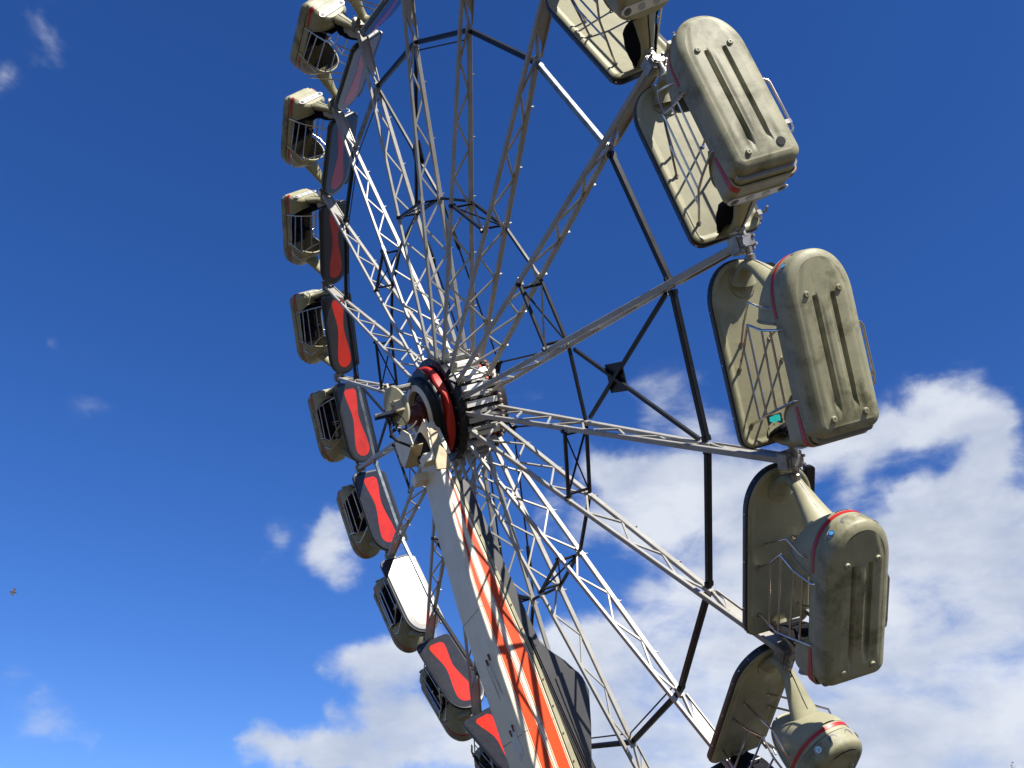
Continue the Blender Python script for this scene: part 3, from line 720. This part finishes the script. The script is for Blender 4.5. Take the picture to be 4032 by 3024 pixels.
# rotary-feed carrier in front of the shaft
m = M(); pr = [V((0.32 + 0.17 * math.cos(t) , 0.12 + 0.40 * math.sin(t), 1.58 - 0.15 * math.cos(t))) for t in [2 * PI * i / 32 for i in range(32)]]; m.prism(pr, (0, 0, 0.035)); m.build('carrier_plate', MT['cream'], arm)
m = M(); m.box((0.38, 0.08, 1.60), (0.12, 0.22, 0.17)); m.box((0.41, 0.14, 1.69), (0.07, 0.10, 0.07)); m.build('valve_block', MT['armtan'], arm, bevel=0.01)
def obar(c, L, name):
    m = M(); m.bar(V(c), V(c) + V((0, 0, L)), 0.10, 0.10, up=(0.4, 1, 0), ch=0.006); m.bar(V(c) + V((0.01, -0.035, 0.02)), V(c) + V((0.01, -0.035, L + 0.004)), 0.10, 0.05, up=(0.4, 1, 0), mi=1); return m.build(name, [MT['aluplate'], MT['hole']], arm)
obar((0.15, 0.55, 1.0), 0.60, 'feed_strut'); obar((0.30, 0.02, 1.62), 0.42, 'feed_strut')
m = M(); m.bar((0.05, 0.46, 1.48), (0.25, 0.60, 1.66), 0.03, 0.03); m.bar((0.14, 0.70, 1.52), (0.16, 0.34, 1.56), 0.025, 0.04); m.build('strut_clamp', MT['armtan'], arm)
m = M(); random.seed(11)
for i in range(42):
    c = V((0.20 + random.uniform(-0.11, 0.11), -0.10 + random.uniform(-0.24, 0.18), 1.66 + random.uniform(0, 0.16)))
    if random.random() < 0.6: m.disc(c, (random.uniform(-1, 1), random.uniform(-1, 1), 1.5), random.uniform(0.012, 0.035), random.uniform(0.015, 0.05), 10, mi=random.choice((0, 0, 1)))
    else: m.tube([c, c + V((random.uniform(-.1, .1), random.uniform(-.1, .1), random.uniform(-.1, .02)))], random.uniform(0.008, 0.018), 6, mi=random.choice((0, 1)))
m.build('hydraulic_fittings', [BLK, MT['block']], arm)
def hose(pts, r, nm='hose', mat=None):
    P = []; n = len(pts)
    for i in range(n - 1):
        for k in range(6):
            t = k / 6; p0 = V(pts[max(i - 1, 0)]); p1 = V(pts[i]); p2 = V(pts[i + 1]); p3 = V(pts[min(i + 2, n - 1)])
            P.append(0.5 * ((2 * p1) + (-p0 + p2) * t + (2 * p0 - 5 * p1 + 4 * p2 - p3) * t * t + (-p0 + 3 * p1 - 3 * p2 + p3) * t ** 3))
    P.append(V(pts[-1])); m = M(); m.tube(P, r, 8); return m.build(nm, mat or BLK, arm)
hose([(0.22, -0.12, 1.80), (0.20, -0.40, 1.84), (0.14, -0.58, 1.62), (0.02, -0.70, 1.36), (0.0, -0.80, 1.2)], 0.024)
hose([(0.30, 0.0, 1.70), (0.42, -0.16, 1.62), (0.38, -0.36, 1.60), (0.28, -0.30, 1.66)], 0.010)
hose([(0.24, -0.25, 1.70), (0.34, -0.38, 1.60), (0.40, -0.36, 1.48), (0.44, -0.30, 1.40)], 0.016, 'hose', MT['block'])
m = M(); m.tube([(0.0, -0.42, 1.20), (0.02, -0.62, 1.32), (0.02, -0.90, 1.34)], 0.15, 16, rs=[0.12, 0.17, 0.16]); m.build('hose_drum', BLK, arm, bevel=0)
# base that carries the arm (below the frame)
m = M(); m.bar((-0.05, -10.2, 1.35), (-0.05, -11.9, 0.55), 1.6, 1.2, up=(0, 0, 1)); m.build('arm_foot', MT['hood'], arm, bevel=0.02)

# ================================================================== RIDER
def rider(mat):
    """skinned figure; local gondola coords"""
    root = empty('person', mat)
    tag(root, 'rider in dark clothes inside the bottom gondola, one arm raised outside holding a phone', 'person')
    J = {'pelvis': ((0.10, 0.04, -0.83), 0.13), 'waist': ((0.24, 0.05, -0.77), 0.12), 'chest': ((0.42, 0.06, -0.65), 0.14), 'neck': ((0.54, 0.07, -0.53), 0.055), 'headb': ((0.56, 0.08, -0.47), 0.075), 'headt': ((0.57, 0.09, -0.36), 0.085),
         'shL': ((0.45, 0.23, -0.58), 0.065), 'elL': ((0.50, 0.42, -0.40), 0.048), 'wrL': ((0.53, 0.50, -0.14), 0.032), 'haL': ((0.53, 0.52, -0.09), 0.034),
         'shR': ((0.45, -0.11, -0.58), 0.065), 'elR': ((0.24, -0.19, -0.62), 0.048), 'wrR': ((0.02, -0.08, -0.62), 0.032), 'haR': ((-0.04, -0.06, -0.62), 0.034),
         'hiL': ((0.04, 0.14, -0.83), 0.09), 'knL': ((-0.28, 0.19, -0.66), 0.065), 'anL': ((-0.60, 0.17, -0.88), 0.045), 'toL': ((-0.68, 0.17, -0.80), 0.035),
         'hiR': ((0.04, -0.06, -0.83), 0.09), 'knR': ((-0.28, -0.12, -0.66), 0.065), 'anR': ((-0.60, -0.12, -0.88), 0.045), 'toR': ((-0.68, -0.12, -0.80), 0.035)}
    Ed = [('pelvis', 'waist'), ('waist', 'chest'), ('chest', 'neck'), ('neck', 'headb'), ('headb', 'headt'), ('chest', 'shL'), ('shL', 'elL'), ('elL', 'wrL'), ('wrL', 'haL'), ('chest', 'shR'), ('shR', 'elR'), ('elR', 'wrR'), ('wrR', 'haR'),
          ('pelvis', 'hiL'), ('hiL', 'knL'), ('knL', 'anL'), ('anL', 'toL'), ('pelvis', 'hiR'), ('hiR', 'knR'), ('knR', 'anR'), ('anR', 'toR')]
    names = list(J); vs = [V(J[n][0]) for n in names]; rad = [J[n][1] for n in names]; es = [(names.index(a), names.index(b)) for a, b in Ed]
    # fingers: unequal, curled round the phone
    for hand, base, d in (('haL', V(J['haL'][0]), V((0, 0.1, 1))), ('haR', V(J['haR'][0]), V((-1, 0, 0.1)))):
        hi = names.index(hand); d = d.normalized(); sd = V((1, 0, 0)) if hand == 'haL' else V((0, 1, 0))
        for j, (o, L) in enumerate(((-0.027, 0.060), (-0.009, 0.072), (0.009, 0.068), (0.027, 0.052))):
            a = base + sd * o + d * 0.035; b = a + d * L * 0.5; c = b + (d * 0.5 + V((0, -1, 0.2)) * 0.6).normalized() * L * 0.5
            i0 = len(vs); vs += [a, b, c]; rad += [0.0095, 0.0088, 0.0075]; es += [(hi, i0), (i0, i0 + 1), (i0 + 1, i0 + 2)]
        a = base - sd * 0.034 + d * 0.008; b = a - sd * 0.014 + d * 0.03; i0 = len(vs); vs += [a, b]; rad += [0.011, 0.009]; es += [(hi, i0), (i0, i0 + 1)]
    me = bpy.data.meshes.new('body'); me.from_pydata([tuple(p) for p in vs], es, [])
    for mm in (MT['cloth'], MT['skin'], MT['trouser']): me.materials.append(mm)
    o = bpy.data.objects.new('body', me); COL.objects.link(o)
    sk = o.modifiers.new('skin', 'SKIN'); sk.use_smooth_shade = True
    for i, r in enumerate(rad): me.skin_vertices[0].data[i].radius = (r, r); me.skin_vertices[0].data[i].use_root = (i == 0)
    o.modifiers.new('sub', 'SUBSURF').levels = 2; o.modifiers['sub'].render_levels = 2
    dg = bpy.context.evaluated_depsgraph_get(); dg.update()
    me2 = bpy.data.meshes.new_from_object(o.evaluated_get(dg)); bpy.data.objects.remove(o)
    me2.materials.clear()
    for mm in (MT['cloth'], MT['skin'], MT['trouser']): me2.materials.append(mm)
    hl, hr = V(J['wrL'][0]), V(J['wrR'][0])
    for p in me2.polygons:
        c = p.center; p.material_index = 1 if (c - V((0.565, 0.085, -0.42))).length < 0.135 and c.z > -0.535 and c.y < 0.2 or (c - V(J['haL'][0])).length < 0.075 or (c.z > -0.13 and c.y > 0.45) or (c - V(J['haR'][0])).length < 0.075 else (2 if c.x < 0.12 and c.z < -0.6 else 0)
        p.use_smooth = True
    # nose and brow on the face side (-x)
    body = bpy.data.objects.new('body', me2); COL.objects.link(body); body.parent = root
    for vtx in me2.vertices:
        c = vtx.co; d = c - V((0.475, 0.085, -0.42))
        if c.z > -0.52 and d.length < 0.035: vtx.co += V((-0.018, 0, -0.002)) * (1 - d.length / 0.035)
    m = M(); rows = []
    for i in range(9):
        a = PI * 0.62 * i / 8; rows.append([V((0.578 + 0.098 * math.sin(a) * math.cos(t) * (0.75 if math.cos(t) < 0 else 1), 0.088 + 0.092 * math.sin(a) * math.sin(t), -0.385 + 0.105 * math.cos(a))) for t in [2 * PI * k / 18 for k in range(18)]])
    m.loops(rows); m.build('hair', MT['hair'], root)
    for y in (0.055, 0.12):
        m = M(); m.lathe([(0, 0.010), (0.007, 0.007), (0.010, 0), (0.007, -0.007), (0, -0.010)], 10, origin=(0.484, y, -0.395)); m.build('eye', MT['discw'], root)
    m = M(); m.box((0.482, 0.088, -0.455), (0.008, 0.045, 0.010)); m.build('mouth', MT['rust'], root)
    return root
per = rider(gmat(-13))
m = M(); m.box((0, 0, 0), (0.075, 0.009, 0.15)); ph = m.build('phone', MT['trim'], None, bevel=0.004)
ph.matrix_world = gmat(-13) @ Matrix.Translation((0.53, 0.505, 0.045)) @ Matrix.Rotation(0.2, 4, 'X')
tag(ph, 'small dark phone held up in the hand of the rider at the bottom', 'phone')

# ================================================================== BIRD
def bird():
    d = V(((52 - 2016) / 3563, -(2332 - 1512) / 3563, -1.0)); Wm = Matrix(((1, -0.0006, 0), (-0.0003, -0.5477, -0.8367), (0.0005, 0.8367, -0.5477)))
    p = V((0, 0, CAMH)) + (Wm @ d) * 30
    m = M(); rows = []
    for x, r in ((-0.125, 0.004), (-0.105, 0.012), (-0.085, 0.020), (-0.06, 0.020), (-0.02, 0.034), (0.03, 0.034), (0.07, 0.018), (0.10, 0.010), (0.16, 0.012)):
        fl = 0.25 if x > 0.12 else 1
        w = 2.0 if x > 0.12 else 1
        rows.append([V((x, r * w * math.cos(t), r * fl * math.sin(t))) for t in [2 * PI * k / 12 for k in range(12)]])
    m.loops(rows); m.add(rows[0], [tuple(range(12))]); m.add(rows[-1], [tuple(range(12))])
    # wings grow out of the shoulders in the same mesh
    for s_, tipz, tx in ((1, 0.13, -0.05), (-1, -0.10, 0.10)):
        A = [V((-0.05, 0.01 * s_, 0.015)), V((-0.05, 0.07 * s_, tipz * 0.6)), V((tx - 0.02, 0.13 * s_, tipz)), V((tx + 0.03, 0.13 * s_, tipz)), V((0.04, 0.07 * s_, tipz * 0.6)), V((0.05, 0.01 * s_, 0.015))]
        m.prism(A, (0, 0.0, 0.006))
    o = m.build('bird', MT['bird'], None); o.location = p; o.rotation_euler = (0.35, 0.15, 0.1)
    tag(o, 'small brown bird flying alone in the blue sky at the left', 'bird')
bird()

# ================================================================== TREE (top twigs show in the lower right corner)
def tree(loc, H):
    random.seed(21)
    root = empty('tree', Matrix.Translation(loc)); tag(root, 'dark thin-leaved tree whose topmost twigs poke into the bottom right corner', 'tree')
    tr = M(); lf = M()
    def grow(p, d, L, r, lev):
        pts = [p]; n = 4
        for i in range(n):
            d = (d + V((random.uniform(-.16, .16), random.uniform(-.16, .16), random.uniform(-.02, .14)))).normalized(); pts.append(pts[-1] + d * L / n)
        tr.tube(pts, r, 6 if lev > 1 else 10, rs=[r * (1 - 0.55 * i / n) for i in range(n + 1)])
        if lev < 4:
            for j in range(5 if lev else 9):
                t = random.uniform(0.35, 1.0); i = min(n - 1, int(t * n)); q = pts[i].lerp(pts[i + 1], t * n - i)
                a = random.uniform(0, 2 * PI); sp_ = random.uniform(0.5, 1.0) if lev else random.uniform(0.6, 1.1)
                nd = (d + V((math.cos(a), math.sin(a), 0.1)) * sp_).normalized(); grow(q, nd, L * random.uniform(0.42, 0.62), r * 0.45, lev + 1)
        if lev >= 3:
            for j in range(9):
                q = pts[random.randrange(1, n + 1)] + V([random.uniform(-.12, .12) for _ in range(3)])
                a = V([random.gauss(0, 1) for _ in range(3)]).normalized() * 0.075; b = V([random.gauss(0, 1) for _ in range(3)]).normalized() * 0.03
                lf.add([q - a, q + b, q + a, q - b], [(0, 1, 2, 3)])
    grow(V((0, 0, 0)), V((0, 0, 1)), H * 0.62, 0.22, 0)
    mz = max(p.z for p in tr.v); sc = H / mz
    for q in (tr, lf): q.v = [p * sc for p in q.v]
    tr.build('trunk', MT['bark'], root); c = lf.build('crown', MT['leaf'], root)
    print('tree tris', len(lf.f), 'top', max(((p.z, p.x, p.y) for p in tr.v)))
    return max(((p.z, p.x, p.y) for p in tr.v))
dirT = V(((3985 - 2016) / 3563, -(3006 - 1512) / 3563, -1.0)); Wm = Matrix(((1, -0.0006, 0), (-0.0003, -0.5477, -0.8367), (0.0005, 0.8367, -0.5477)))
q = V((0, 0, CAMH)) + (Wm @ dirT) * 45
print('tree top at', q)
top = tree(V((0, 0, 0)), q.z)
bpy.data.objects['tree'].location = (q.x - top[1], q.y - top[2], 0)

# ================================================================== GROUND
m = M(); n = 24; rows = []
for i in range(n + 1):
    rows.append([V(((j / n - 0.5) * 3000, (i / n - 0.5) * 3000, 0)) for j in range(n + 1)])
m.loops(rows, closed=False); tag(m.build('ground', MT['ground'], None), kind='structure')

# ================================================================== LIGHT, SKY
W = bpy.data.worlds.new('World'); S.world = W; W.use_nodes = True
nt = W.node_tree; nt.nodes.clear(); NN = nt.nodes.new; LK = nt.links.new
out = NN('ShaderNodeOutputWorld'); bg = NN('ShaderNodeBackground'); LK(bg.outputs[0], out.inputs[0])
sky = NN('ShaderNodeTexSky'); sky.sky_type = 'NISHITA'; sky.sun_disc = False
sky.sun_elevation = math.asin(SUN.z); sky.sun_rotation = math.atan2(SUN.x, SUN.y)
sky.air_density = 1.0; sky.dust_density = 0.3; sky.ozone_density = 2.5; sky.altitude = 50
bg.inputs[1].default_value = 0.06
hs = NN('ShaderNodeHueSaturation'); hs.inputs['Saturation'].default_value = 1.25; hs.inputs['Value'].default_value = 1.0; LK(sky.outputs[0], hs.inputs['Color'])
tint = NN('ShaderNodeMix'); tint.data_type = 'RGBA'; tint.blend_type = 'MULTIPLY'; tint.inputs[0].default_value = 1.0; LK(hs.outputs[0], tint.inputs[6]); tint.inputs[7].default_value = (0.64, 0.785, 1.2, 1)
tc = NN('ShaderNodeTexCoord'); dirv = tc.outputs['Generated']
def vm(op, a, b=None):
    n_ = NN('ShaderNodeVectorMath'); n_.operation = op
    for i, v in enumerate((a, b)):
        if v is None: continue
        if isinstance(v, (tuple, Vector)): n_.inputs[i].default_value = tuple(v)
        else: LK(v, n_.inputs[i])
    return n_
def mt(op, a, b=None, clamp=False):
    n_ = NN('ShaderNodeMath'); n_.operation = op; n_.use_clamp = clamp
    for i, v in enumerate((a, b)):
        if v is None: continue
        if isinstance(v, (int, float)): n_.inputs[i].default_value = v
        else: LK(v, n_.inputs[i])
    return n_.outputs[0]
# wobble the lookup so blob edges are ragged
nz = NN('ShaderNodeTexNoise'); nz.inputs['Scale'].default_value = 9; nz.inputs['Detail'].default_value = 9; nz.inputs['Roughness'].default_value = 0.55; LK(dirv, nz.inputs['Vector'])
wob = vm('SUBTRACT', nz.outputs['Color'], (0.5, 0.5, 0.5)); ws = vm('SCALE', wob.outputs[0]); ws.inputs['Scale'].default_value = 0.085
dv = vm('ADD', dirv, ws.outputs[0]).outputs[0]
# (x, y in a 2212 wide view, radius, weight)
BL = [(1425, 1060, 95, 0.95), (1345, 1040, 70, 0.8), (1500, 1090, 80, 0.9), (1300, 1120, 70, 0.6), (1400, 1140, 60, 0.7), (1560, 1130, 60, 0.8), (1260, 1010, 45, 0.5), (1190, 1060, 50, 0.35), (1480, 990, 50, 0.5), (1600, 1060, 60, 0.8), (1660, 1000, 60, 0.6), (1160, 1150, 40, 0.35), (1240, 1170, 40, 0.4),
      (1425, 842, 55, 0.42), (1370, 880, 45, 0.35), (1500, 880, 50, 0.42), (1564, 905, 45, 0.45), (1145, 860, 40, 0.30), (1740, 980, 50, 0.6),
      (1991, 862, 42, 0.75), (2095, 856, 52, 0.8), (2150, 925, 48, 0.75), (1922, 905, 50, 0.85), (1812, 965, 50, 0.7), (1975, 960, 42, 0.6), (2040, 910, 50, 0.8), (2190, 880, 45, 0.7), (1862, 935, 40, 0.8), (2150, 985, 40, 0.6), (1900, 990, 35, 0.4), (1700, 1010, 40, 0.5),
      (1882, 1050, 36, 0.8), (1971, 1072, 34, 0.75), (2100, 1050, 50, 0.75), (2205, 1108, 34, 0.75), (1930, 1145, 60, 0.40), (2170, 1020, 32, 0.5), (2040, 1075, 30, 0.4), (1830, 1110, 40, 0.35), (2010, 1150, 50, 0.45),
      (2060, 1235, 85, 1.1), (2170, 1200, 70, 1.1), (1950, 1265, 70, 1.0), (2200, 1330, 140, 1.2), (2000, 1400, 150, 1.3), (1900, 1560, 200, 1.3), (2120, 1560, 220, 1.3), (1700, 1560, 160, 1.2), (1800, 1380, 110, 1.1), (1620, 1440, 110, 1.1), (1570, 1300, 65, 0.7), (1640, 1240, 60, 0.6), (1490, 1250, 45, 0.35), (1740, 1250, 70, 0.6),
      (1395, 1440, 110, 1.2), (1515, 1380, 75, 1.0), (1500, 1500, 120, 1.2), (1276, 1420, 62, 1.0), (1300, 1560, 130, 1.2), (1450, 1620, 160, 1.2), (1180, 1560, 80, 1.0), (1210, 1400, 45, 0.7), (1100, 1610, 70, 0.8), (1395, 1270, 40, 0.35), (1040, 1640, 50, 0.6),
      (718, 1140, 36, 0.62), (695, 1195, 44, 0.8), (735, 1235, 32, 0.60), (780, 1150, 34, 0.5), (590, 1170, 34, 0.50), (560, 1208, 26, 0.42), (880, 1180, 40, 0.4),
      (760, 1435, 48, 0.85), (835, 1425, 58, 1.0), (885, 1385, 38, 0.85), (690, 1450, 32, 0.70), (815, 1480, 46, 0.7), (900, 1460, 48, 0.7),
      (900, 1580, 62, 0.9), (810, 1615, 66, 1.0), (960, 1600, 70, 0.9), (720, 1630, 50, 0.9), (550, 1612, 42, 0.85), (490, 1632, 28, 0.7), (600, 1645, 38, 0.8), (700, 1540, 22, 0.4), (660, 1650, 40, 0.8), (880, 1530, 34, 0.5),
      (95, 80, 40, 0.55), (50, 30, 30, 0.45), (12, 165, 34, 0.50), (190, 850, 50, 0.20), (340, 940, 34, 0.24), (120, 1570, 50, 0.22), (200, 1585, 34, 0.26), (100, 1500, 22, 0.30), (315, 1080, 14, 0.42), (50, 1440, 38, 0.28), (265, 1600, 16, 0.36), (100, 745, 20, 0.2), (1140, 780, 40, 0.2), (280, 885, 30, 0.16)]
Wm3 = Wm
acc = None
for (x, y, r, a) in BL:
    px, py = x * 4032 / 2212, y * 4032 / 2212
    d = (Wm3 @ V(((px - 2016) / 3563, -(py - 1512) / 3563, -1))).normalized()
    dd = vm('DISTANCE', dv, tuple(d)); rr = r * 1.8228 / 3563
    q_ = mt('DIVIDE', dd.outputs['Value'], rr); e = mt('POWER', 2.718, mt('MULTIPLY', mt('MULTIPLY', q_, q_), -0.9))
    v = mt('MULTIPLY', e, a); acc = v if acc is None else mt('ADD', acc, v)
# low bank all round the horizon behind the camera as well
sx = NN('ShaderNodeSeparateXYZ'); LK(dirv, sx.inputs[0])
n1 = NN('ShaderNodeTexNoise'); n1.inputs['Scale'].default_value = 10; n1.inputs['Detail'].default_value = 10; n1.inputs['Roughness'].default_value = 0.58; n1.inputs['Distortion'].default_value = 0.25
mp = NN('ShaderNodeMapping'); mp.inputs['Scale'].default_value = (1, 1, 1.9); LK(dirv, mp.inputs[0]); LK(mp.outputs[0], n1.inputs['Vector'])
cov = mt('ADD', mt('MINIMUM', acc, 1.0), mt('MULTIPLY', mt('SUBTRACT', n1.outputs[0], 0.5), 1.7))
mr = NN('ShaderNodeMapRange'); mr.interpolation_type = 'SMOOTHERSTEP'; LK(cov, mr.inputs[0]); mr.inputs[1].default_value = 0.16; mr.inputs[2].default_value = 1.16
mask = mt('MULTIPLY', mr.outputs[0], mt('MINIMUM', mt('MULTIPLY', acc, 5.0), 1.0))
# cloud tone: brighter tufts, lavender grey bases
n2 = NN('ShaderNodeTexNoise'); n2.inputs['Scale'].default_value = 7; n2.inputs['Detail'].default_value = 8; n2.inputs['Roughness'].default_value = 0.55; LK(mp.outputs[0], n2.inputs['Vector'])
cr = NN('ShaderNodeValToRGB'); LK(n2.outputs[0], cr.inputs[0])
cr.color_ramp.elements[0].position = 0.36; cr.color_ramp.elements[0].color = (4.3, 4.85, 6.0, 1); cr.color_ramp.elements[1].position = 0.62; cr.color_ramp.elements[1].color = (6.6, 6.95, 7.6, 1)
mx = NN('ShaderNodeMix'); mx.data_type = 'RGBA'; LK(mt('MULTIPLY', mask, 0.95), mx.inputs[0]); LK(tint.outputs[2], mx.inputs[6]); LK(cr.outputs[0], mx.inputs[7])
LK(mx.outputs[2], bg.inputs[0])

sl = bpy.data.lights.new('sun', 'SUN'); sl.energy = 4.5; sl.angle = math.radians(0.6); sl.color = (1.0, 0.95, 0.86)
so = bpy.data.objects.new('sun', sl); COL.objects.link(so); so.rotation_euler = SUN.to_track_quat('Z', 'Y').to_euler(); so.location = (0, 0, 40)

# ================================================================== CAMERA
cd = bpy.data.cameras.new('camera'); cd.sensor_width = 36; cd.lens = 36 * 3563 / 4032; cd.clip_end = 5000; cd.clip_start = 0.1
co = bpy.data.objects.new('camera', cd); COL.objects.link(co)
co.matrix_world = Matrix.Translation((0, 0, CAMH)) @ Wm.to_quaternion().to_matrix().to_4x4()
S.camera = co
S.view_settings.view_transform = 'Standard'; S.view_settings.look = 'None'; S.view_settings.exposure = 1.0; S.view_settings.gamma = 1
